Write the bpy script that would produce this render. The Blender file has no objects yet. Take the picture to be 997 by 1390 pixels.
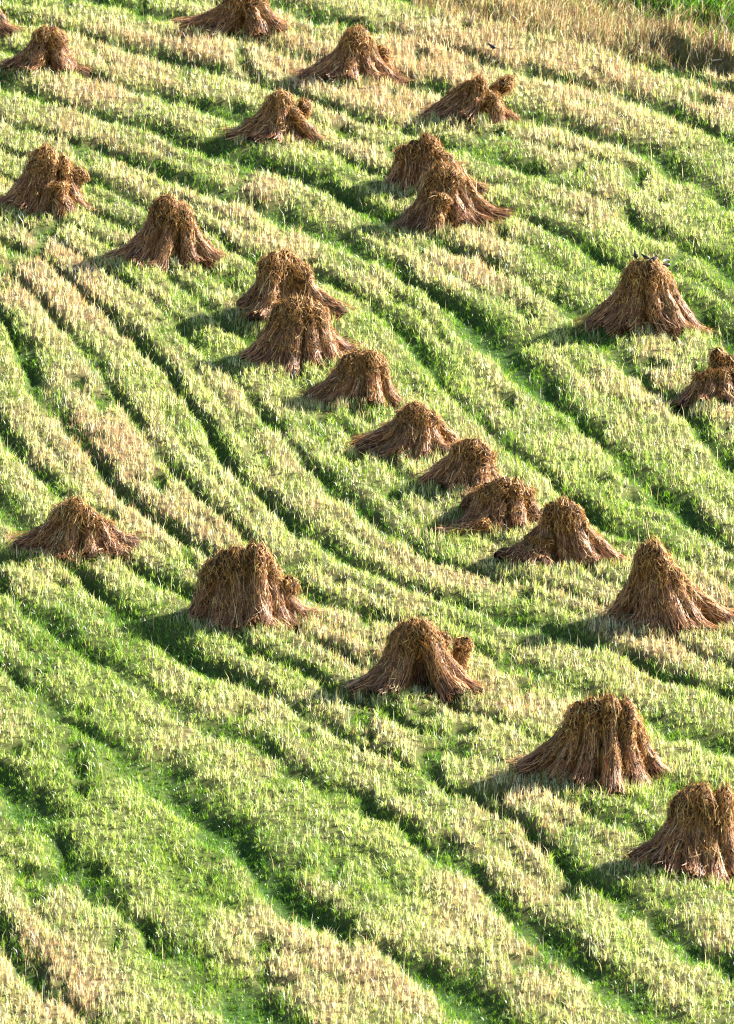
import bpy, math, numpy as np
from math import radians as R
rng = np.random.default_rng(7)
S = bpy.context.scene
COL = S.collection

# ------------------------------------------------------------------ camera
PW, PH = 997.0, 1390.0
DIST, PITCH, HFOV = 165.0, R(5.0), R(3.3)
CAM = np.array([0.0, -DIST*math.cos(PITCH), DIST*math.sin(PITCH)])
fwd = np.array([0, math.cos(PITCH), -math.sin(PITCH)])
upv = np.array([0, math.sin(PITCH), math.cos(PITCH)])
TANF = math.tan(HFOV)
cd = bpy.data.cameras.new('camera'); cam = bpy.data.objects.new('camera', cd); COL.objects.link(cam)
cam.location = CAM; cam.rotation_euler = (math.pi/2-PITCH, 0, 0)
cd.sensor_fit = 'VERTICAL'; cd.sensor_height = 24; cd.lens = 12/TANF
cd.clip_start = 1; cd.clip_end = 9000
cd.dof.use_dof = True; cd.dof.focus_distance = 166; cd.dof.aperture_fstop = 1.9
S.camera = cam

def ray(px, py):
    px = np.asarray(px, float); py = np.asarray(py, float)
    sx = (px-PW/2)/(PH/2)*TANF; sy = (PH/2-py)/(PH/2)*TANF
    d = fwd[None]+np.outer(sx, [1, 0, 0])+np.outer(sy, upv)
    return d

# ------------------------------------------------------------------ noise
def hash2(ix, iy, s):
    h = (ix.astype(np.int64)*374761393 + iy.astype(np.int64)*668265263 + s*1442695041) & 0xFFFFFFFF
    h = ((h ^ (h >> 13))*1274126177) & 0xFFFFFFFF
    h = (h ^ (h >> 16)) & 0xFFFFFFFF
    return h/4294967295.0
def noise(x, y, s=0):                      # value noise 0..1
    xi = np.floor(x); yi = np.floor(y); fx = x-xi; fy = y-yi
    fx = fx*fx*(3-2*fx); fy = fy*fy*(3-2*fy)
    a = hash2(xi, yi, s); b = hash2(xi+1, yi, s); c = hash2(xi, yi+1, s); d = hash2(xi+1, yi+1, s)
    return (a*(1-fx)+b*fx)*(1-fy)+(c*(1-fx)+d*fx)*fy
def fbm(x, y, s=0, o=3):
    v = 0; a = .5; t = 0
    for k in range(o):
        v = v+a*noise(x*2**k+17*k, y*2**k-9*k, s+k*31); t += a; a *= .5
    return v/t
def sstep(a, b, x):
    t = np.clip((x-a)/(b-a), 0, 1); return t*t*(3-2*t)

# ------------------------------------------------------------------ terrain (large form)
PY = np.array([-6000, -900, -400, -230, -180, -166, -152, -120, -85, -55, -40, -30, 0, 70, 100, 150, 260, 600, 2000, 6000], float)
PZ = np.array([10, 30, 40, 24, 15.5, 12.6, 8.2, -5, -13.5, -13, -10.6, -8.0, 0, 18.8, 26, 35, 46, 40, 10, 10], float)
def hill_profile(y):
    m = np.gradient(PZ, PY)                                  # cubic hermite
    i = np.clip(np.searchsorted(PY, y)-1, 0, len(PY)-2)
    h = PY[i+1]-PY[i]; t = np.clip((y-PY[i])/h, 0, 1)
    sl = np.diff(PZ)/np.diff(PY)
    mm = np.empty(len(PY)); mm[1:-1] = np.where(sl[:-1]*sl[1:] > 0, 2*sl[:-1]*sl[1:]/(sl[:-1]+sl[1:]+1e-12), 0); mm[0] = 0; mm[-1] = 0
    return ((2*t**3-3*t**2+1)*PZ[i]+(t**3-2*t**2+t)*h*mm[i]+(-2*t**3+3*t**2)*PZ[i+1]+(t**3-t**2)*h*mm[i+1])
def base_h(x, y):
    return hill_profile(y)+.22*(fbm(x/9+3, y/14+5, 3, 2)-.5)
def unproject(px, py):
    d = ray(px, py); n = len(d)
    lo = np.full(n, 95.0); hi = np.full(n, 330.0)
    for _ in range(40):
        m = (lo+hi)/2; P = CAM+d*m[:, None]
        below = P[:, 2] < base_h(P[:, 0], P[:, 1])
        hi = np.where(below, m, hi); lo = np.where(below, lo, m)
    return CAM+d*((lo+hi)/2)[:, None]

# ------------------------------------------------------------------ drill / mowing rows: phase field
LINES = {
 0: [(0,322),(60,345),(115,395),(165,440),(215,490),(250,530),(280,580),(310,625),(350,670),(425,725),(495,770),(562,795),(637,825),(722,855),(847,885),(995,940)],
 1: [(0,365),(70,430),(125,480),(165,535),(200,600),(235,630),(265,665),(340,745),(415,795),(477,815),(560,845),(647,875),(712,905),(777,935),(862,965),(927,990),(995,1015)],
 2: [(0,420),(30,465),(50,540),(90,570),(115,605),(140,630),(195,695),(235,715),(280,735),(340,810),(390,855),(450,880),(597,950),(662,975),(737,1005),(995,1100)],
 3: [(0,570),(50,640),(100,700),(150,750),(200,785),(260,805),(400,905),(560,985),(700,1048)],
 4: [(0,685),(60,720),(120,780),(210,850),(275,895),(320,920),(375,940),(440,975),(560,1030),(672,1085),(722,1125),(777,1170),(857,1230)],
 5: [(0,790),(50,835),(100,870),(165,915),(210,945),(260,970),(310,990),(390,1035),(430,1055),(600,1160),(700,1240)],
 6: [(0,900),(75,960),(140,1005),(170,1035),(215,1050),(270,1095),(300,1125),(350,1170),(450,1250)],
 7: [(0,1050),(40,1100),(85,1140),(110,1180),(145,1200),(200,1270)],
 -1: [(60,320),(150,370),(200,400),(250,440),(300,495),(350,550),(400,610),(440,650),(497,700),(590,760),(732,788),(787,805),(870,835)],
 -2: [(0,270),(200,340),(300,430),(380,480),(440,550),(520,620),(600,690),(700,750)],
 -3: [(0,235),(105,280),(200,320),(330,400),(440,460),(530,545),(640,620),(740,700),(850,760)],
 -4: [(0,200),(105,230),(160,260),(195,275),(265,305),(330,345),(420,370),(497,395),(537,435),(600,525),(670,595),(730,645),(817,725),(995,800)],
 -5: [(0,160),(100,190),(200,215),(265,250),(330,265),(400,290),(497,345),(547,370),(597,405),(642,430),(700,490),(770,545),(822,595),(872,635),(922,685),(995,745)],
 -6: [(0,110),(135,150),(235,185),(300,200),(375,225),(425,240),(497,280),(560,310),(607,330),(662,355),(707,375),(757,405),(850,500),(995,620)],
 -7: [(0,60),(150,110),(300,150),(470,215),(600,255),(700,290),(737,305),(797,335),(860,370),(932,410),(995,460)],
 -8: [(0,20),(150,50),(300,95),(470,150),(640,205),(750,240),(847,290),(897,320),(995,375)],
 -9: [(150,0),(400,70),(560,110),(700,150),(797,172),(872,195),(995,270)],
 -10: [(400,10),(560,50),(700,90),(850,130),(995,190)]}
cp = []; cv = []
for v, pts in LINES.items():
    G = unproject([p[0] for p in pts], [p[1] for p in pts])
    for g in G: cp.append((g[0], g[1]*.35)); cv.append(v)
cp = np.array(cp); cv = np.array(cv, float)
def tps_k(r2): return .5*r2*np.log(r2+1e-9)
n = len(cp); K = tps_k(((cp[:, None]-cp[None])**2).sum(-1))+np.eye(n)*.6
Pm = np.c_[np.ones(n), cp]; M = np.block([[K, Pm], [Pm.T, np.zeros((3, 3))]])
W = np.linalg.solve(M, np.r_[cv, 0, 0, 0])
GX = np.arange(-16, 16.01, .2); GY = np.arange(-48, 72.01, .4)
gx, gy = np.meshgrid(GX, GY)
q = np.c_[gx.ravel(), gy.ravel()*.35]; ph = np.empty(len(q))
for i in range(0, len(q), 20000):
    qq = q[i:i+20000]; ph[i:i+20000] = tps_k(((qq[:, None]-cp[None])**2).sum(-1))@W[:n]+W[n]+qq@W[n+1:]
PHG = ph.reshape(gx.shape)
def phase(x, y):
    fx = np.clip((x-GX[0])/.2, 0, len(GX)-1.001); fy = np.clip((y-GY[0])/.4, 0, len(GY)-1.001)
    i = fx.astype(int); j = fy.astype(int); a = fx-i; b = fy-j
    return (PHG[j, i]*(1-a)+PHG[j, i+1]*a)*(1-b)+(PHG[j+1, i]*(1-a)+PHG[j+1, i+1]*a)*b
def P1(px, py): return unproject([px], [py])[0]
BANK0 = P1(845, 55); BANK1 = P1(1010, 88)
HX0 = P1(925, 78)[0]; HX1 = P1(983, 95)[0]
def bank(x, y):                              # rough bank at the far right corner: step up behind a line
    t = (x-BANK0[0])/(BANK1[0]-BANK0[0]); yl = BANK0[1]+t*(BANK1[1]-BANK0[1])+.8*(noise(x*1.1, x*0, 77)-.5)
    w = sstep(-.3, .5, t)
    hol = sum(np.exp(-((x-hx)/.28)**2) for hx in (HX0, HX1))
    return w*((.14+.12*hol)*sstep(0, .35, y-yl)*(1-sstep(1.5, 5, y-yl)*.7)-.38*hol*np.exp(-((y-yl+.25)/.45)**2)), w*sstep(-.6, .6, y-yl)
def furrow(x, y):
    """1 in the bottom of a furrow, 0 on top of the stubble strip"""
    rag = .6*(1-sstep(-12, 2, y))+.12                  # the near part of the field is more ragged
    u = phase(x, y)+(.11+.14*rag)*(fbm(x/1.1, y/2.2, 5, 3)-.5)+(.13+.08*rag)*(noise(x/.35, y/.6, 9)-.5)
    f = u-np.floor(u); d = np.minimum(f, 1-f); dh = np.abs(f-.5)
    brk = (.60-.14*np.clip(rag, 0, 1))+.50*sstep(.30, .62, fbm(x/1.0+9, y/1.9+2, 21, 3))
    wid = .075+.17*noise(x/1.5, y/3.2, 33)**1.5
    main = np.exp(-(d/wid)**2)*brk
    sec = np.exp(-(dh/.075)**2)*sstep(.42, .7, fbm(x/1.5, y/3.4, 45, 2))*.4
    main = main*np.interp(np.round(u), [-10, -6, -5, -4, -3, -2, -1, 0, 1, 2, 3, 4], [.95, 1, 1.15, .95, .9, .7, .85, 1.2, .85, 1.05, 1, 1.15])

    blob = sstep(.66, .80, fbm(x/.55, y/.9, 131, 3))*.7
    main = np.maximum(main, blob)
    return np.clip(np.maximum(main, sec), 0, 1.1), u
def micro(x, y):
    F, u = furrow(x, y)
    return -.22*F+.05*(fbm(x/.5, y/.5, 61, 2)-.5)+.09*(fbm(x/1.6, y/1.6, 63, 2)-.5)+.04*(noise(x/.24, y/.24, 64)-.5)
def ground_h(x, y):
    fade = sstep(-60, -44, y)*(1-sstep(66, 80, y))*(1-sstep(13, 17, np.abs(x)))
    return base_h(x, y)+micro(x, y)*fade+bank(x, y)[0]
# dry straw-coloured patches (x,y pixel, radius, weight)
TANP = [(40,380,70,.6),(90,430,60,.4),(150,580,45,.5),(170,620,40,.4),(700,120,160,.45),(900,110,150,.6),(640,50,120,.35),(360,20,90,.5),(120,60,120,.25),(480,150,90,.3),
        (420,100,60,.4),(350,235,70,.35),(170,100,80,.3),(390,1230,60,.4),(640,1180,70,.2),(720,1240,70,.25),(60,1270,110,.18),(870,500,40,.4),(900,240,80,.2),
        (650,370,60,.25),(900,860,90,.3),(680,500,60,.35),(420,1290,130,.12),(560,100,70,.35),(250,70,60,.35),(940,1240,120,.1)]
tg = unproject([p[0] for p in TANP], [p[1] for p in TANP])
GREENP = [(60,1060,130,.25),(200,1100,140,.25),(130,960,80,.3),(60,480,80,.3),(650,640,120,.15),(850,640,140,.2),(450,1150,120,.3),(850,1180,90,.3),(960,330,90,.3),(900,230,90,.3)]
gg = unproject([p[0] for p in GREENP], [p[1] for p in GREENP])
def tan_w(x, y):
    w = .8*(fbm(x/2.6, y/5.5, 71, 3)-.42)+.8*(fbm(x/.7, y/1.2, 171, 3)-.5)+.55*(noise(phase(x, y)*1.4+40, y/3.5, 172)-.5)-.03
    for (px, py, r, a), g in zip(TANP, tg): w = w+a*np.exp(-(((x-g[0])/(r*.0145))**2+((y-g[1])/(r*.0145*2.6))**2))
    for (px, py, r, a), g in zip(GREENP, gg): w = w-a*np.exp(-(((x-g[0])/(r*.0145))**2+((y-g[1])/(r*.0145*2.6))**2))
    return w

# ------------------------------------------------------------------ mesh from arrays
def mesh_obj(name, V, F, mat, parent=None, col=None, smooth=False):
    """V (n,3); F list of index arrays (each k-gon array shaped (m,k))"""
    me = bpy.data.meshes.new(name)
    V = np.ascontiguousarray(V, dtype=np.float32)
    me.vertices.add(len(V)); me.vertices.foreach_set('co', V.ravel())
    tot = sum(f.size for f in F); nf = sum(len(f) for f in F)
    me.loops.add(tot); me.polygons.add(nf)
    me.loops.foreach_set('vertex_index', np.concatenate([f.ravel() for f in F]).astype(np.int32))
    ls = []; o = 0
    for f in F:
        ls.append(o+np.arange(len(f))*f.shape[1]); o += f.size
    me.polygons.foreach_set('loop_start', np.concatenate(ls).astype(np.int32))
    if smooth: me.polygons.foreach_set('use_smooth', np.ones(nf, bool))
    me.update(calc_edges=True)
    if col is not None:
        a = me.color_attributes.new('col', 'FLOAT_COLOR', 'POINT')
        c = np.ones((len(V), 4), np.float32); c[:, :3] = col; a.data.foreach_set('color', c.ravel())
    if mat: me.materials.append(mat)
    ob = bpy.data.objects.new(name, me); COL.objects.link(ob)
    if parent: ob.parent = parent
    return ob

# ------------------------------------------------------------------ materials
def nt(name):
    m = bpy.data.materials.new(name); m.use_nodes = True; t = m.node_tree; t.nodes.clear()
    return m, t, lambda k: t.nodes.new('ShaderNode'+k)
def blade_mat(name, rough, spec, transl, tint=(1, 1, 1)):
    m, t, N = nt(name); L = t.links.new
    out = N('OutputMaterial'); at = N('Attribute'); at.attribute_name = 'col'
    b = N('BsdfPrincipled'); b.inputs['Roughness'].default_value = rough; b.inputs['Specular IOR Level'].default_value = spec
    tr = N('BsdfTranslucent'); mx = N('MixShader'); mx.inputs[0].default_value = transl
    g = N('Mix'); g.data_type = 'RGBA'; g.blend_type = 'MULTIPLY'; g.inputs[0].default_value = 1
    L(at.outputs['Color'], g.inputs[6]); g.inputs[7].default_value = (*tint, 1)
    L(at.outputs['Color'], b.inputs['Base Color']); L(g.outputs[2], tr.inputs['Color'])
    L(b.outputs[0], mx.inputs[1]); L(tr.outputs[0], mx.inputs[2]); L(mx.outputs[0], out.inputs['Surface'])
    return m
M_GRASS = blade_mat('grass_blades', .38, .45, .42, (1.15, 1.15, .7))
M_STRAW = blade_mat('straw', .5, .35, .18)
M_EARS = blade_mat('ears', .6, .25, .2)
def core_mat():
    m, t, N = nt('shaded_straw_core'); L = t.links.new
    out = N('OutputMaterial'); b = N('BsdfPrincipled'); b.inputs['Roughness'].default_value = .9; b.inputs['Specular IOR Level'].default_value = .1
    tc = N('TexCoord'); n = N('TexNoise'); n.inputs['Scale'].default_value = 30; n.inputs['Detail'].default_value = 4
    r = N('ValToRGB'); r.color_ramp.elements[0].color = (.015, .008, .005, 1); r.color_ramp.elements[1].color = (.08, .04, .02, 1)  # straw core near black: paints the shade in gaps between straws
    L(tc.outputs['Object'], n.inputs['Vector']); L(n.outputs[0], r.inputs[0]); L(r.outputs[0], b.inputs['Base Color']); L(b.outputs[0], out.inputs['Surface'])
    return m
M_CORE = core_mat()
def soil_mat():
    m, t, N = nt('field_ground'); L = t.links.new
    out = N('OutputMaterial'); b = N('BsdfPrincipled'); b.inputs['Roughness'].default_value = .95; b.inputs['Specular IOR Level'].default_value = .1
    at = N('Attribute'); at.attribute_name = 'col'
    geo = N('NewGeometry'); n = N('TexNoise'); n.inputs['Scale'].default_value = 9; n.inputs['Detail'].default_value = 6
    r = N('ValToRGB'); r.color_ramp.elements[0].position = .3; r.color_ramp.elements[0].color = (.45, .45, .4, 1); r.color_ramp.elements[1].position = .7; r.color_ramp.elements[1].color = (1.3, 1.3, 1.2, 1)
    g = N('Mix'); g.data_type = 'RGBA'; g.blend_type = 'MULTIPLY'; g.inputs[0].default_value = 1
    L(geo.outputs['Position'], n.inputs['Vector']); L(n.outputs[0], r.inputs[0]); L(at.outputs['Color'], g.inputs[6]); L(r.outputs[0], g.inputs[7])
    L(g.outputs[2], b.inputs['Base Color']); L(b.outputs[0], out.inputs['Surface'])
    return m
def plain(name, c, rough=.6, spec=.3):
    m, t, N = nt(name); b = N('BsdfPrincipled'); o = N('OutputMaterial'); n = N('TexNoise'); n.inputs['Scale'].default_value = 60
    r = N('ValToRGB'); r.color_ramp.elements[0].color = (*[v*.7 for v in c], 1); r.color_ramp.elements[1].color = (*[v*1.3 for v in c], 1)
    tc = N('TexCoord'); t.links.new(tc.outputs['Object'], n.inputs['Vector']); t.links.new(n.outputs[0], r.inputs[0]); t.links.new(r.outputs[0], b.inputs['Base Color'])
    b.inputs['Roughness'].default_value = rough; b.inputs['Specular IOR Level'].default_value = spec
    t.links.new(b.outputs[0], o.inputs['Surface']); return m

# ------------------------------------------------------------------ ground sheet
def axis(a, b, st, far):
    mid = np.arange(a, b+st/2, st); g = [st]
    e = []; v = 0; s = st*1.5
    while v < far: v += s; s *= 1.22; e.append(v)
    e = np.array(e); return np.r_[(a-e)[::-1], mid, b+e]
ax = axis(-14, 14, .1, 3500); ay = axis(-46, 70, .13, 4500)
X, Y = np.meshgrid(ax, ay); x = X.ravel(); y = Y.ravel()
z = ground_h(x, y)
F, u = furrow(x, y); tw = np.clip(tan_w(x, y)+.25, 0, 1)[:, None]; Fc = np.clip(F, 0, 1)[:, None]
c = (1-Fc)*((1-tw)*np.array([[.07, .085, .02]])+tw*np.array([[.13, .09, .045]]))+Fc*np.array([[.025, .055, .008]])  # green and tan ground, darkened to paint the shade among the blades
nx = len(ax); i = np.arange(len(ay)-1)[:, None]*nx+np.arange(nx-1)[None]
i = i.ravel(); quads = np.c_[i, i+1, i+nx+1, i+nx]
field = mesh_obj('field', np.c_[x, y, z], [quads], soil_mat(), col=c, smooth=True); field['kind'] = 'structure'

# ------------------------------------------------------------------ blades
def blades(x, y, h, w, lean, ldir, colr, z=None, bend=.5, facing=None):
    """two-segment blades: 5 verts, a quad and a triangle each"""
    n = len(x)
    if z is None: z = ground_h(x, y)-.02
    fa = rng.uniform(0, 2*np.pi, n) if facing is None else facing
    sx = np.cos(fa)*w/2; sy = np.sin(fa)*w/2
    lx = np.cos(ldir)*lean*h; ly = np.sin(ldir)*lean*h
    V = np.empty((n, 5, 3), np.float32)
    V[:, 0] = np.c_[x-sx, y-sy, z]; V[:, 1] = np.c_[x+sx, y+sy, z]
    mx = x+lx*bend*.5; my = y+ly*bend*.5; mz = z+h*.55
    V[:, 2] = np.c_[mx+sx*.85, my+sy*.85, mz]; V[:, 3] = np.c_[mx-sx*.85, my-sy*.85, mz]
    V[:, 4] = np.c_[x+lx, y+ly, z+h*np.sqrt(np.clip(1-(lean*.6)**2, .1, 1))]
    b = np.arange(n)[:, None]*5
    return V.reshape(-1, 3), [b+np.array([[0, 1, 2, 3]]), b+np.array([[3, 2, 4]])], np.repeat(colr, 5, axis=0)
def scatter(n, y0=-31, y1=60):
    y = rng.uniform(y0, y1, int(n)); hw = 7.6*(y+DIST)/DIST+.5; x = rng.uniform(-1, 1, int(n))*hw
    return x, y
def jit(c, a): return np.clip(c*(1+rng.normal(0, a, (len(c), 1)))*(1+rng.normal(0, .06, c.shape)), .004, .95)
def pick(pal, k): return np.array(pal)[k]

NB = 950000
x, y = scatter(NB)
# clumping: pull blades toward tuft centres
cl = rng.random(NB) < .6
tx = np.round(x/.17+rng.normal(0, .2, NB)); ty = np.round(y/.22+rng.normal(0, .2, NB))
ox = (hash2(tx, ty, 5)-.5)*.14; oy = (hash2(tx, ty, 6)-.5)*.18
x = np.where(cl, x+.65*(tx*.17+ox-x), x); y = np.where(cl, y+.65*(ty*.22+oy-y), y)
F, u = furrow(x, y); tw = tan_w(x, y); bk = bank(x, y)[1]
keep = bk < .3
x, y, F, u, tw = x[keep], y[keep], F[keep], u[keep], tw[keep]; n = len(x)
tuft = noise(x/.22, y/.3, 90)
lush = fbm(x/1.2, y/1.8, 95, 2)
# longer growth left round the feet of the stooks
r = rng.random(n)
pst = np.clip(.40+.9*tw-1.0*np.clip(F, 0, 1)+.2*(tuft-.5), .015, .93)     # chance of being stubble
stub = r < pst
k = rng.random(n)
GP = [(.05,.15,.008),(.14,.26,.02),(.33,.41,.09),(.54,.55,.25)]
gi = np.clip((k*2.4+lush*2.2-1.0+(1-F)*1.0).astype(int), 0, 3); gi = np.where(F > .55, np.minimum(gi, 1), gi)
SP = [(.70,.65,.42),(.58,.50,.28),(.84,.81,.64),(.62,.40,.26),(.42,.24,.14)]
si = np.clip((rng.random(n)*3.0+np.clip(tw, 0, .8)*rng.random(n)*5.5).astype(int), 0, 4)
c = np.where(stub[:, None], pick(SP, si), pick(GP, gi)); c = jit(c, .22)
h = np.where(stub, (rng.uniform(.05, .13, n)+.12*rng.random(n)**5)*(1+.3*np.clip(tw, 0, 1))*(.7+.6*tuft), (rng.uniform(.06, .15, n)+.08*rng.random(n)**4)*(.5+1.1*tuft**1.3)*(1-.3*F))
w = np.where(stub, rng.uniform(.006, .010, n), rng.uniform(.008, .014, n))
lean = np.where(stub, rng.uniform(0, .25, n)+.75*rng.random(n)**3, rng.uniform(.15, 1.0, n))
ld = rng.uniform(0, 2*np.pi, n)
V, Fc, C = blades(x, y, h, w, lean, ld, c)
g = mesh_obj('grass', V, Fc, M_GRASS, col=C); g['kind'] = 'stuff'; g['label'] = 'green grass and pale cut stubble growing in curved rows over the hillside'
# taller stray stalks, pale
n = 5200; x, y = scatter(n); tw = tan_w(x, y); F, u = furrow(x, y)
kp = rng.random(n) < np.clip(.35+tw, .05, 1); x, y = x[kp], y[kp]; n = len(x)
V, Fc, C = blades(x, y, rng.uniform(.22, .42, n), rng.uniform(.006, .010, n), rng.uniform(0, .5, n), rng.uniform(0, 6.28, n), jit(pick([(.75,.70,.52),(.6,.5,.3)], rng.integers(0, 2, n)), .1))
g = mesh_obj('stray_stalks', V, Fc, M_GRASS, col=C); g['kind'] = 'stuff'; g['label'] = 'tall pale dry stalks left standing among the stubble'
# rough bank vegetation
n = 240000; x = rng.uniform(1.0, 12, n); y = rng.uniform(27, 64, n); b = bank(x, y)
gb = unproject([660, 997], [0, 75])
edge = gb[0][1]+(x-gb[0][0])/(gb[1][0]-gb[0][0])*(gb[1][1]-gb[0][1])
wv = sstep(-3.5, .5, y-edge+3*(fbm(x/2, y/3, 7, 2)-.5))
kp = (rng.random(n) < np.maximum(wv*.8, b[1])*(.6+.4*sstep(.3, .6, fbm(x/.6, y/1.0, 19, 3)))) & (x < 7.6*(y+DIST)/DIST+1); x, y = x[kp], y[kp]; n = len(x)
ge = unproject([800, 997], [-18, 50]); far = y-(ge[0][1]+(x-ge[0][0])/(ge[1][0]-ge[0][0])*(ge[1][1]-ge[0][1]))
gr = rng.random(n) < sstep(-2.0, 1.5, far)*.9
c = np.where(gr[:, None], pick([(.05,.13,.012),(.11,.24,.025),(.03,.08,.01)], rng.integers(0, 3, n)), pick([(.27,.16,.10),(.40,.27,.17),(.15,.08,.05),(.62,.53,.42),(.14,.17,.045)], rng.integers(0, 5, n)))
h = np.where(gr, rng.uniform(.15, .4, n), rng.uniform(.18, .48, n)*(.5+noise(x/.4, y/.5, 15)))
V, Fc, C = blades(x, y, h, np.where(gr, rng.uniform(.03, .06, n), rng.uniform(.009, .016, n)), rng.uniform(.1, .9, n), rng.normal(-.9, 1.1, n), jit(c, .25))
g = mesh_obj('rough_grass', V, Fc, M_GRASS, col=C); g['kind'] = 'stuff'; g['label'] = 'tangled tall brown dead grass and green weeds on the bank at the field edge'

# ------------------------------------------------------------------ sheaves and stooks
def sheaf_geo(foot, top, r0, rn, rh, gen, dens=1.0, lean_c=.62, zc=.34, messy=0., tone=0.):
    foot = np.asarray(foot, float); top = np.asarray(top, float)
    hv = top-foot; L = np.linalg.norm(hv)
    ctrl = foot+np.array([hv[0]*lean_c, hv[1]*lean_c, hv[2]*zc])
    sway = np.array([gen.normal(0, .07), gen.normal(0, .05), gen.normal(0, .03)]); ctrl = ctrl+sway
    hd = np.array([hv[0], hv[1], 0.]); nh = np.linalg.norm(hd)
    hd = hd/nh if nh > .02 else np.array([0, 1., 0])
    B = np.array([-hd[1], hd[0], 0.])
    seed = int(gen.integers(1, 9999))
    def rad(t):
        return np.interp(t, [-.2, 0, .2, .45, .62, .78, .92, 1.0, 1.12], [r0*1.25, r0, r0*.78, (r0*.35+rn*.65), rn, rh*.96, rh*1.08, rh*.80, .01])
    def Sf(t, a, off):
        t = np.asarray(t); tt = t[..., None]
        P = (1-tt)**2*foot+2*tt*(1-tt)*ctrl+tt**2*top
        T = 2*(1-tt)*(ctrl-foot)+2*tt*(top-ctrl); T = T/np.linalg.norm(T, axis=-1, keepdims=True)
        N = np.cross(np.broadcast_to(B, T.shape), T)
        lump = 1+.24*(noise(np.cos(a)*1.6+seed, np.sin(a)*1.6+t*4., seed)-.5)*2+.13*(noise(np.cos(a)*4+seed, np.sin(a)*4+t*9., seed+3)-.5)*2
        rr = (rad(t)*lump+off)[..., None]
        return P+rr*(np.cos(a)[..., None]*B+np.sin(a)[..., None]*N), T
    # packed core
    ts = np.linspace(-.03, 1.04, 13); aa = np.linspace(0, 2*np.pi, 15)[:-1]
    A, T_ = np.meshgrid(aa, ts); A2 = np.minimum(A, 2*np.pi-A)
    Vc, _ = Sf(T_, A, -.024-.07*(1-sstep(-.03, .12, T_))); Vc = Vc.reshape(-1, 3)
    na = len(aa); idx = np.arange(len(ts)-1)[:, None]*na+np.arange(na)[None]; nx_ = np.arange(len(ts)-1)[:, None]*na+(np.arange(na)+1)[None] % na
    Fq = np.stack([idx, nx_, nx_+na, idx+na], -1).reshape(-1, 4)
    # straws
    def strands(n, t0, t1, lift0, lift1, w, da, pal, jitter, sag=0.):
        a0 = gen.uniform(0, 2*np.pi, n); a1 = a0+gen.normal(0, da, n)
        tm = (t0+t1)/2; V = np.empty((n, 6, 3))
        for q, (t, a, l) in enumerate([(t0, a0, lift0), (tm, (a0+a1)/2, (lift0+lift1)*.5+.008), (t1, a1, lift1)]):
            P, T = Sf(t, a, l); N = P-Sf(t, a, l-.05)[0]
            side = np.cross(T, N); side /= np.linalg.norm(side, axis=1, keepdims=True)+1e-9
            side = side+gen.normal(0, .35, (n, 3))
            P = P+gen.normal(0, jitter, (n, 3))*(1 if q != 1 else .5); P[:, 2] -= sag*q/2*gen.random(n)
            ww = (w*(1 if q < 2 else .55))[:, None]
            V[:, 2*q] = P-side*ww/2; V[:, 2*q+1] = P+side*ww/2
        b = np.arange(n)[:, None]*6
        F = np.concatenate([b+np.array([[0, 1, 3, 2]]), b+np.array([[2, 3, 5, 4]])])
        c = np.array(pal)[gen.integers(0, len(pal), n)]*np.exp(gen.normal(-.06, .38, (n, 1)))*(1+tone)
        return V.reshape(-1, 3), F, np.clip(np.repeat(c*np.array([.90, .735, .53]), 6, 0), .006, .8)
    G = gen
    n1 = int(760*dens*(L/1.4))
    t0 = G.uniform(-.14, .55, n1); t1 = np.minimum(t0+G.uniform(.12, .36, n1), .95)
    PAL = [(.35,.17,.085),(.24,.11,.055),(.44,.25,.13),(.10,.05,.03),(.66,.48,.30),(.30,.15,.07)]
    l0 = G.uniform(-.015, .02, n1)+np.where(t0 < .05, G.uniform(0, .08, n1), 0)*(1+messy)
    V1, F1, C1 = strands(n1, t0, t1, l0, G.uniform(-.02, .03, n1)+messy*.04*G.random(n1), G.uniform(.0045, .010, n1), .20+.25*messy, PAL, .006+.015*messy)
    # ears
    n2 = int(1150*dens*(L/1.4))
    t0 = .30+.74*G.random(n2)**.8; t1 = t0+G.choice([-1, 1], n2, p=[.6, .4])*G.uniform(.02, .085, n2)
    PE = [(.40,.22,.08),(.28,.15,.05),(.50,.31,.12),(.15,.08,.03),(.62,.44,.22),(.34,.22,.06)]
    V2, F2, C2 = strands(n2, t0, t1, G.uniform(-.03, .025, n2), G.uniform(-.005, .06, n2), G.uniform(.007, .016, n2), .5, PE, .016, sag=.06)
    # a few loose pale straws sticking out
    n3 = int((42+70*messy)*dens)
    t0 = G.uniform(0, 1.0, n3); V3, F3, C3 = strands(n3, t0, t0+G.uniform(-.22, .3, n3), G.uniform(-.01, .01, n3), G.uniform(.04, .13, n3), G.uniform(.006, .010, n3), .5, [(.6,.48,.3),(.5,.37,.22)], .02)
    return (Vc, Fq), (np.concatenate([V1, V3]), np.concatenate([F1, F3+len(V1)]), np.concatenate([C1, C3])), (V2, F2, C2)

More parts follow.
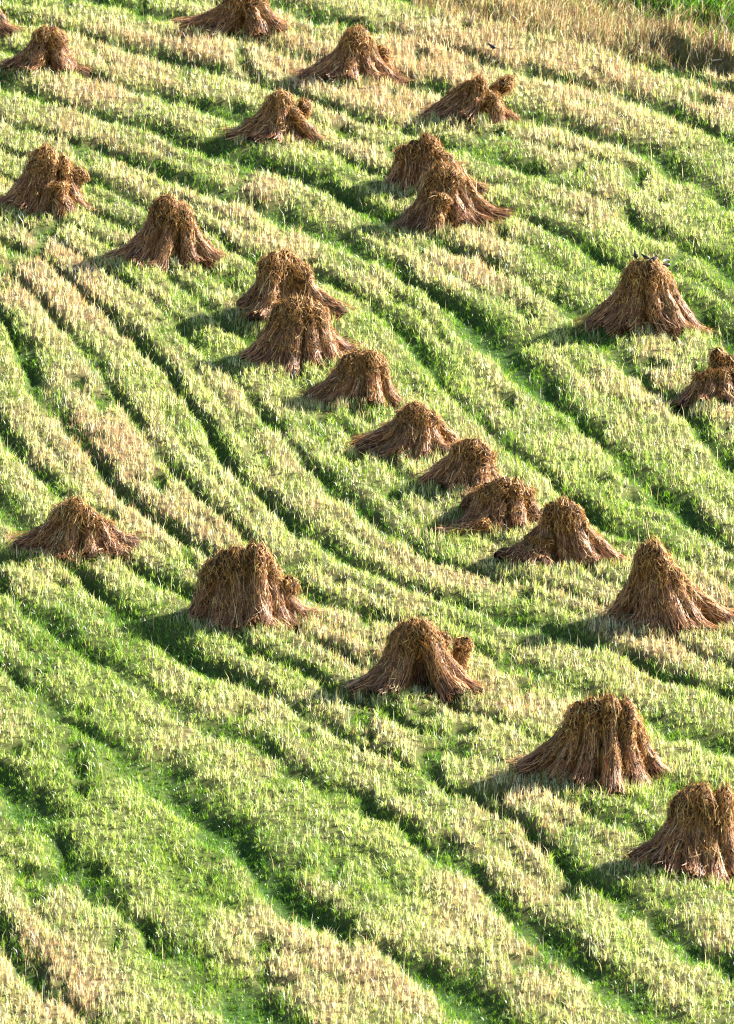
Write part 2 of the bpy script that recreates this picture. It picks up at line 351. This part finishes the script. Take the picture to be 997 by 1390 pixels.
def straw_obj(name, parent, core, st, origin):
    V = np.concatenate([core[0], st[0]])-origin; nc = len(core[0])
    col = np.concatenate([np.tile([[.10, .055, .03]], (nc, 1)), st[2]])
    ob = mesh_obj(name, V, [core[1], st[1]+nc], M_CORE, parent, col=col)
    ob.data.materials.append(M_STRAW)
    mi = np.zeros(len(core[1])+len(st[1]), np.int32); mi[len(core[1]):] = 1
    ob.data.polygons.foreach_set('material_index', mi)
    return ob
STOOKS = []; FEET = []
def stook(label, front, seed, messy=0., back=3, tone=0., dens=1.):
    gen = np.random.default_rng(seed)
    lo = min(f[2] for f in front); hi = max(f[2] for f in front)
    front = [(f[0], f[1], f[2]-7*(f[2] == lo)+4*(f[2] == hi), *f[3:]) for f in front]
    fr = [f if len(f) > 4 else (*f, 1.0) for f in front]
    feet = unproject([f[2] for f in fr], [f[3] for f in fr]); feet[:, 2] = ground_h(feet[:, 0], feet[:, 1])
    FEET.extend([(f[0], f[1]) for f in feet]); cx = feet[:, 0].mean(); mpp = 2*TANF*(feet[:, 1].mean()+DIST)/PH
    cy = feet[:, 1].mean()+.35
    C0 = np.array([cx, cy, float(ground_h(np.array([cx]), np.array([cy]))[0])])
    root = bpy.data.objects.new('grain_stook', None); COL.objects.link(root); root.location = C0; root.empty_display_size = .3
    root['label'] = label; root['category'] = 'stook'; root['group'] = 'stooks of grain sheaves standing in the field'
    items = []
    for (tx, ty, fx, fy, sc), ft in zip(fr, feet):
        yt = cy+.30*(ft[1]-cy) if sc >= 1 else ft[1]+.06
        d = ray([tx], [ty])[0]; tp = CAM+d*((yt-CAM[1])/d[1])
        items.append((ft, tp, sc))
    tall = sorted(items, key=lambda i: -(i[1][2]-C0[2]))[:max(3, len(items)-2)]
    x0 = feet[:, 0].min(); x1 = feet[:, 0].max()
    for b in range(back):
        q = (b+.5)/back; bx = x0+(x1-x0)*(.18+.64*q); by = cy+.55+.1*gen.random()
        tp = tall[int(gen.integers(0, len(tall)))][1].copy(); tp[1] = cy+.12; tp[2] -= .05+.08*gen.random()
        items.append((np.array([bx, by, float(ground_h(np.array([bx]), np.array([by]))[0])]), tp, 1.0))
    mt = tall[len(tall)//2][1].copy(); mt[1] = cy+.05; mt[2] -= .15; mx_ = (x0+x1)/2
    items.append((np.array([mx_, cy+.2, C0[2]]), mt, 1.15))
    for k, (ft, tp, sc) in enumerate(items):
        r0 = (.20+.10*gen.random())*sc; low = tp[2]-ft[2] < .75
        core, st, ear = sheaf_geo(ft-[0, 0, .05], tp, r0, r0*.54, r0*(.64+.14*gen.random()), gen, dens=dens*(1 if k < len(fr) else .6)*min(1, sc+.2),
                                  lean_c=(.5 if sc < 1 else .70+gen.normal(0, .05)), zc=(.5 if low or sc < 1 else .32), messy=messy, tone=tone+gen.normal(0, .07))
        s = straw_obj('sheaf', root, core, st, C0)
        mesh_obj('ears', ear[0]-C0, [ear[1]], M_EARS, s, col=ear[2])
    STOOKS.append(root); return root, items

stook('brown butt of a stook just poking in at the left edge near the top corner', [(-30,-22,9,46),(-48,-22,-80,45),(-46,-24,-45,52),(-44,-24,-22,50)], 1, back=1)
stook('dark pointed stook with a black gap at its foot, near the top left corner', [(58,44,14,94),(62,40,40,99),(70,40,88,99),(74,44,110,95)], 2)
stook('wide stook whose top is cut off by the upper edge of the photo', [(320,0,258,40),(325,-3,288,45),(338,-4,352,46),(346,-2,375,43),(330,-4,315,38,.8)], 3)
stook('sharply pointed stook near top centre with a pale straw butt at its front', [(480,44,416,104),(482,42,448,108),(485,42,476,111),(490,44,510,109),(494,50,540,106),(518,64,522,98,.9)], 4)
stook('low leaning stook with a sheaf jutting right like a horn, upper right', [(634,118,584,157),(644,112,608,160),(652,106,634,165),(692,108,628,150,.98),(668,134,694,160,1),(664,128,674,162,.9)], 5)
stook('stook with a round knot of ears on its right, below the sharply pointed one', [(376,132,320,184),(380,128,346,188),(384,128,370,190),(389,130,396,188),(414,136,398,180,1),(398,152,428,187,.8)], 6)
stook('stout stook by the left edge with a bulging reddish straw butt in front', [(56,208,8,281),(60,204,32,285),(68,206,58,286),(80,248,88,290,.99),(86,216,110,279),(108,230,90,275,.98)], 7)
stook('broad steep stook with ears drooping over a dark opening, upper left', [(218,276,160,351),(224,272,184,356),(232,272,210,359),(248,282,262,357),(252,292,288,353),(240,278,250,348,.85)], 8)
stook('rear stook of the overlapping pair at upper centre, with a dark left shoulder', [(549,200,541,252,1.1),(562,194,560,256),(580,186,576,256),(588,194,604,256),(598,212,648,263)], 9)
stook('front stook of the upper centre pair, with a small pale sheaf before it', [(590,236,550,301),(598,228,574,308),(600,264,588,308,.99),(610,230,630,306),(618,234,656,305),(628,244,682,298),(642,252,652,264,.8)], 10)
stook('tall golden rear stook of the overlapping pair left of centre', [(366,352,338,424),(374,348,352,438),(386,346,384,432),(394,350,412,430),(404,362,458,430)], 11)
stook('front dome-shaped stook of the overlapping pair left of centre with long combed straw', [(390,414,346,487),(398,410,366,495),(406,410,392,499),(416,410,424,494),(426,416,450,490),(434,424,470,474)], 12)
stook('blunt-topped stook directly below the left of centre pair, one bundle slanting right', [(480,484,428,540),(486,480,450,546),(494,480,478,545),(506,480,506,550),(514,488,536,545),(516,484,508,525,.8)], 13)
stook('tent-like stook at the centre with a long low left flank and pale stalks in front', [(556,558,490,608),(560,552,514,614),(564,550,544,617),(570,552,576,619),(578,560,602,616),(588,572,612,603,.85)], 14)
stook('narrow blunt stook directly below right of the tent-like stook in the diagonal line', [(630,604,586,656),(636,600,606,664),(646,600,632,668),(654,606,656,670),(660,614,674,662)], 15)
stook('ragged stook with a loose bundle lying across its left foot, in the diagonal line', [(664,660,622,710),(674,654,646,714),(686,652,680,717),(700,654,706,719),(710,662,726,706),(664,712,608,722,.7)], 16, messy=.3)
stook('double-humped stook ending the diagonal line, a low fan of straw on its left', [(726,738,690,765,1.15),(733,733,712,773,1.15),(738,732,732,770,1),(752,686,744,757),(764,682,772,767),(770,688,800,768),(782,708,834,761),(780,694,788,748,.9)], 17)
stook('large cleft stook at the right with small birds perched on its crown', [(860,366,802,437),(866,360,826,443),(870,360,852,446),(852,400,858,446,1.1),(884,358,906,448),(890,360,926,448),(896,368,946,441)], 18)
stook('dark bushy-headed stook cut by the right edge, below the one with birds', [(955,508,936,544),(968,504,956,549),(985,502,986,551),(1000,500,1016,549),(1010,505,1036,541),(974,476,977,531,1.15),(990,484,992,533,1)], 19)
stook('splayed untidy stook with pale straws bristling from its middle, near the left edge', [(92,688,32,745),(98,682,60,752),(106,682,90,758),(118,694,122,760),(130,704,152,753),(138,712,176,743)], 20, messy=.9)
stook('square-topped shaggy stook with a tuft of ears jutting right, lower left of the field', [(294,764,278,834),(306,752,296,844),(322,748,324,850),(346,744,354,852),(360,756,392,846),(394,786,376,836,1),(368,768,418,836)], 21, messy=.6)
stook('arched stook with a wide dark opening between its front legs, lower centre', [(540,858,490,931),(550,850,514,938),(560,846,534,940),(574,848,620,944),(584,854,644,940),(602,862,606,926,.9),(632,868,612,915,1),(566,846,574,918,.9)], 22)
stook('high-shouldered stook with a long trailing left foot and dark groove, lower right', [(784,968,716,1045),(788,958,752,1054),(806,954,788,1063),(828,950,830,1070),(848,956,862,1056),(856,972,884,1045)], 23)
stook('big loose stook cut by the lower right corner, straw bundles crossing to the right', [(934,1080,872,1172),(942,1074,902,1180),(952,1072,936,1185),(958,1080,966,1186),(984,1076,996,1180),(974,1090,1026,1166)], 24, messy=.3)
stook('tall conical stook at the right edge with a small sheaf head halfway up it', [(872,752,838,836),(878,744,866,846),(888,742,894,854),(892,792,886,852,1.15),(898,756,926,858),(908,772,958,856),(916,784,990,846)], 25)

# grass and stubble grown up round the feet of the stooks
bx, by_ = [], []
for fx_, fy_ in FEET:
    m = 150; a = rng.uniform(math.pi*.95, math.pi*2.05, m); rr = rng.uniform(.20, .48, m)
    bx.append(fx_+np.cos(a)*rr*1.15); by_.append(fy_+np.sin(a)*rr)
x = np.concatenate(bx); y = np.concatenate(by_); n = len(x); tt = noise(x/.16, y/.2, 201); kp = rng.random(n) < sstep(.25, .7, tt); x, y, tt = x[kp], y[kp], tt[kp]; n = len(x)
k = rng.random(n) < .45
V, Fc, C = blades(x, y, rng.uniform(.12, .26, n)*(.6+.6*tt), rng.uniform(.007, .013, n), np.where(k, rng.uniform(0, .4, n), rng.uniform(.1, .9, n)), rng.uniform(0, 6.28, n),
    jit(np.where(k[:, None], pick(SP, rng.integers(0, 4, n)), pick(GP, rng.integers(0, 4, n))), .2))
m = 60*len(FEET); f = np.array(FEET)[rng.integers(0, len(FEET), m)]; a = rng.uniform(0, 6.28, m); rr = .2+.6*rng.random(m)**1.4
xs = f[:, 0]+np.cos(a)*rr*1.2; ys = f[:, 1]+np.sin(a)*rr
V2, F2, C2 = blades(xs, ys, rng.uniform(.03, .07, m), rng.uniform(.006, .011, m), rng.uniform(1.5, 4.5, m), rng.uniform(0, 6.28, m), jit(pick([(.42,.25,.14),(.6,.46,.29),(.3,.16,.08)], rng.integers(0, 3, m)), .2), z=ground_h(xs, ys)+.05)
V = np.concatenate([V, V2]); Fc = [Fc[0], Fc[1], F2[0]+len(C), F2[1]+len(C)]; C = np.concatenate([C, C2])
g = mesh_obj('grass_round_stooks', V, Fc, M_GRASS, col=C); g['kind'] = 'stuff'; g['label'] = 'longer grass and stubble growing up round the feet of the stooks'

# ------------------------------------------------------------------ birds
from mathutils import Vector
import bmesh
M_BIRD = plain('dark_plumage', (.012, .010, .013), .45, .4); M_BEAK = plain('beak', (.25, .17, .04), .4); M_PALE = plain('pale_wing', (.55, .5, .5), .5); M_LEG = plain('bird_leg', (.12, .05, .03))
def ellipsoid(bm, c, r, rot=None, seg=14):
    from mathutils import Matrix
    m = Matrix.Translation(c) @ (rot.to_matrix().to_4x4() if rot else Matrix()) @ Matrix.Diagonal((*r, 1))
    bmesh.ops.create_uvsphere(bm, u_segments=seg, v_segments=10, radius=1, matrix=m)
def bm_obj(name, bm, mat, parent):
    me = bpy.data.meshes.new(name); bm.to_mesh(me); bm.free(); me.materials.append(mat)
    for p in me.polygons: p.use_smooth = True
    o = bpy.data.objects.new(name, me); COL.objects.link(o); o.parent = parent; return o
def bird(loc, rz, upright, label, spread=False, grp='small dark birds on and near the stook'):
    """small starling: local +x forward, feet at the origin"""
    root = bpy.data.objects.new('bird', None); COL.objects.link(root); root.location = loc; root.rotation_euler = (0, 0, rz); root.empty_display_size = .1
    root['label'] = label; root.scale = (1.08,)*3; root['category'] = 'bird'; root['group'] = grp
    ca, sa = math.cos(upright), math.sin(upright)
    def Q(f, h): return Vector((f*ca-h*sa, 0, .065+f*sa+h*ca))
    # body as one lathe along a bent spine: tail - body - neck - head
    prof = [(-.125, .003, .004), (-.11, .012, .002), (-.075, .014, 0), (-.055, .026, 0), (-.025, .036, -.004), (.01, .039, -.006), (.035, .032, 0), (.055, .024, .010), (.07, .021, .018), (.085, .0215, .022), (.098, .017, .022), (.106, .007, .020), (.108, .001, .019)]
    bm = bmesh.new(); rings = []
    for f, r_, hh in prof:
        ring = []
        for k in range(12):
            a = 2*math.pi*k/12; fl = .35 if f < -.07 else 1
            p = Q(f, hh+r_*math.sin(a)*fl); p.y = r_*math.cos(a); ring.append(bm.verts.new(p))
        rings.append(ring)
    for a, b in zip(rings, rings[1:]):
        for k in range(12): bm.faces.new((a[k], a[(k+1) % 12], b[(k+1) % 12], b[k]))
    bm.faces.new(rings[0]); bm.faces.new(rings[-1][::-1])
    body = bm_obj('body', bm, M_BIRD, root)
    bm = bmesh.new(); b0 = Q(.104, .019); bmesh.ops.create_cone(bm, segments=8, radius1=.005, radius2=.0008, depth=.026, cap_ends=True)
    for v in bm.verts:
        zz = v.co.z; v.co = Vector((v.co.x*0+b0.x+.011+zz, v.co.y, b0.z+v.co.x*.8-zz*.1))
    bm_obj('beak', bm, M_BEAK, body)
    for s in (-1, 1):
        bm = bmesh.new()
        outline = [(.04, .0), (.02, .020), (-.03, .024), (-.09, .006), (-.055, -.012), (.01, -.02)]
        top = []
        for lay in (0, 1):
            row = []
            for f, h_ in outline:
                if spread:
                    p = Q(f*.9, .014); p.y = s*(.03+(.035-f)*.95); p.z += .05+(.04-f)*.25+(.003 if lay else 0); p.x += h_*1.6
                else:
                    p = Q(f, h_*.9); p.y = s*(.034+(.004 if lay else 0)-abs(f)*.12)
                row.append(bm.verts.new(p))
            top.append(row)
        bm.faces.new(top[0]); bm.faces.new(top[1][::-1]); m = len(outline)
        for k in range(m): bm.faces.new((top[0][k], top[0][(k+1) % m], top[1][(k+1) % m], top[1][k]))
        bm_obj('wing', bm, M_PALE if spread else M_BIRD, root)
        bm = bmesh.new()
        def seg(a, b, r_):
            a = Vector(a); b = Vector(b); d = b-a; q = d.to_track_quat('Z', 'Y')
            from mathutils import Matrix
            bmesh.ops.create_cone(bm, segments=6, radius1=r_, radius2=r_, depth=d.length, cap_ends=True, matrix=Matrix.Translation((a+b)/2) @ q.to_matrix().to_4x4())
        seg((-.008, s*.014, .045), (.004, s*.014, .002), .0025)
        for a in (-.5, 0, .5): seg((.004, s*.014, .002), (.022, s*.014+.014*a, .001), .0016)
        seg((.004, s*.014, .002), (-.01, s*.014, .001), .0016)
        bm_obj('leg', bm, M_LEG, root)
    return root
bpy.context.view_layer.update()
stk = STOOKS[17]; dg = bpy.context.evaluated_depsgraph_get()
def top_of(px, py0):
    """drop onto the stook below the given pixel (world ray straight down at the stook's depth)"""
    yv = stk.location.y-.05
    d = ray([px], [py0])[0]; p = CAM+d*((yv-CAM[1])/d[1]); best = None
    for dy in np.linspace(-.3, .3, 13):
        hit = S.ray_cast(dg, Vector((p[0], p[1]+dy, p[2]+1.5)), Vector((0, 0, -1)))
        if hit[0] and (best is None or hit[1].z > best.z): best = hit[1]
    return best
for px, py, rz, upr, lab, sp in [(863,345,R(205),R(62),'upright dark bird at the left end of the crown of the cleft stook', False),
                                 (877,350,R(150),R(15),'small dark bird crouching in the middle of the crown of the cleft stook', False),
                                 (887,350,R(30),R(20),'small dark bird at the right end of the crown of the cleft stook', False),
                                 (905,378,R(200),R(-5),'dark bird with a pale spread wing on the right shoulder of the cleft stook', True)]:
    p = top_of(px, py)
    bird(p+Vector((0, 0, -.03 if 870 < px < 890 else .012)), rz, upr, lab, sp)
gp = P1(669, 72); gz = float(ground_h(gp[:1], gp[1:2])[0])
bird((gp[0], gp[1], gz+.07), R(170), R(20), 'lone dark bird standing in the tan stubble above the horned stook')

# ------------------------------------------------------------------ dead stalks and branch on the bank
M_WOOD = plain('bleached_wood', (.42, .33, .26), .8, .1)
def stick(name, label, cat, a, b, r_, branches, seed):
    g = np.random.default_rng(seed); bm = bmesh.new()
    def tube(p, q, r0, r1, n_=5):
        pts = [p.lerp(q, k/n_)+Vector(g.normal(0, r0*.7, 3))*(0 < k < n_) for k in range(n_+1)]
        prev = None
        for k, c_ in enumerate(pts):
            d = (q-p).normalized(); s1 = d.orthogonal().normalized(); s2 = d.cross(s1); rr = r0+(r1-r0)*k/n_
            ring = [bm.verts.new(c_+(s1*math.cos(2*math.pi*m/7)+s2*math.sin(2*math.pi*m/7))*rr) for m in range(7)]
            if prev:
                for m in range(7): bm.faces.new((prev[m], prev[(m+1) % 7], ring[(m+1) % 7], ring[m]))
            else: bm.faces.new(ring)
            prev = ring
        bm.faces.new(prev[::-1])
    a = Vector(a); b = Vector(b); o = a.copy(); a -= o; b -= o
    tube(a, b, r_, r_*.35)
    for _ in range(branches):
        s = a.lerp(b, g.uniform(.3, .9)); tube(s, s+Vector((g.normal(0, .14), g.normal(0, .1), g.uniform(.08, .28))), r_*.45, r_*.12, 3)
    bmesh.ops.recalc_face_normals(bm, faces=bm.faces)
    ob = bm_obj(name, bm, M_WOOD, None); ob.location = o
    ob['label'] = label; ob['category'] = cat; return ob
def gpt(px, py, dz=0):
    g_ = P1(px, py); return Vector((g_[0], g_[1], float(ground_h(g_[:1], g_[1:2])[0])+dz))
a = gpt(992, 74, -.05); stick('dead_branch', 'pale bleached branch standing upright in the rough grass at the top right edge', 'branch', a, a+Vector((-.22, .1, .75)), .022, 5, 3)
a = gpt(966, 82, .12); stick('fallen_branch', 'pale dead branch lying over the dark hollow at the top right edge', 'branch', a, a+Vector((.75, .1, .12)), .02, 2, 4)

# ------------------------------------------------------------------ light
SUN_EL, SUN_AZ = R(35), R(23)          # azimuth measured from +x (right) towards +y (away)
sd = bpy.data.lights.new('sun', 'SUN'); sd.energy = 5.0; sd.angle = R(.5); sd.color = (1, .95, .86)
so = bpy.data.objects.new('sun', sd); COL.objects.link(so)
dirv = Vector((math.cos(SUN_EL)*math.cos(SUN_AZ), math.cos(SUN_EL)*math.sin(SUN_AZ), math.sin(SUN_EL)))
so.rotation_euler = dirv.to_track_quat('Z', 'Y').to_euler(); so.location = (60, 30, 60)
w = bpy.data.worlds.new('World'); S.world = w; w.use_nodes = True; t = w.node_tree; t.nodes.clear()
sky = t.nodes.new('ShaderNodeTexSky'); sky.sky_type = 'NISHITA'; sky.sun_disc = False; sky.sun_elevation = SUN_EL; sky.sun_rotation = math.pi/2-SUN_AZ
bg = t.nodes.new('ShaderNodeBackground'); bg.inputs[1].default_value = .06; o = t.nodes.new('ShaderNodeOutputWorld')
t.links.new(sky.outputs[0], bg.inputs[0]); t.links.new(bg.outputs[0], o.inputs[0])
S.view_settings.view_transform = 'Standard'; S.view_settings.look = 'None'; S.view_settings.gamma = 1; S.view_settings.use_curve_mapping = False
S.view_settings.exposure = 2.5
S.cycles.pixel_filter_type = 'BLACKMAN_HARRIS'; S.cycles.filter_width = 1.15
S.cycles.max_bounces = 6; S.cycles.diffuse_bounces = 3; S.cycles.transmission_bounces = 3; S.cycles.glossy_bounces = 2
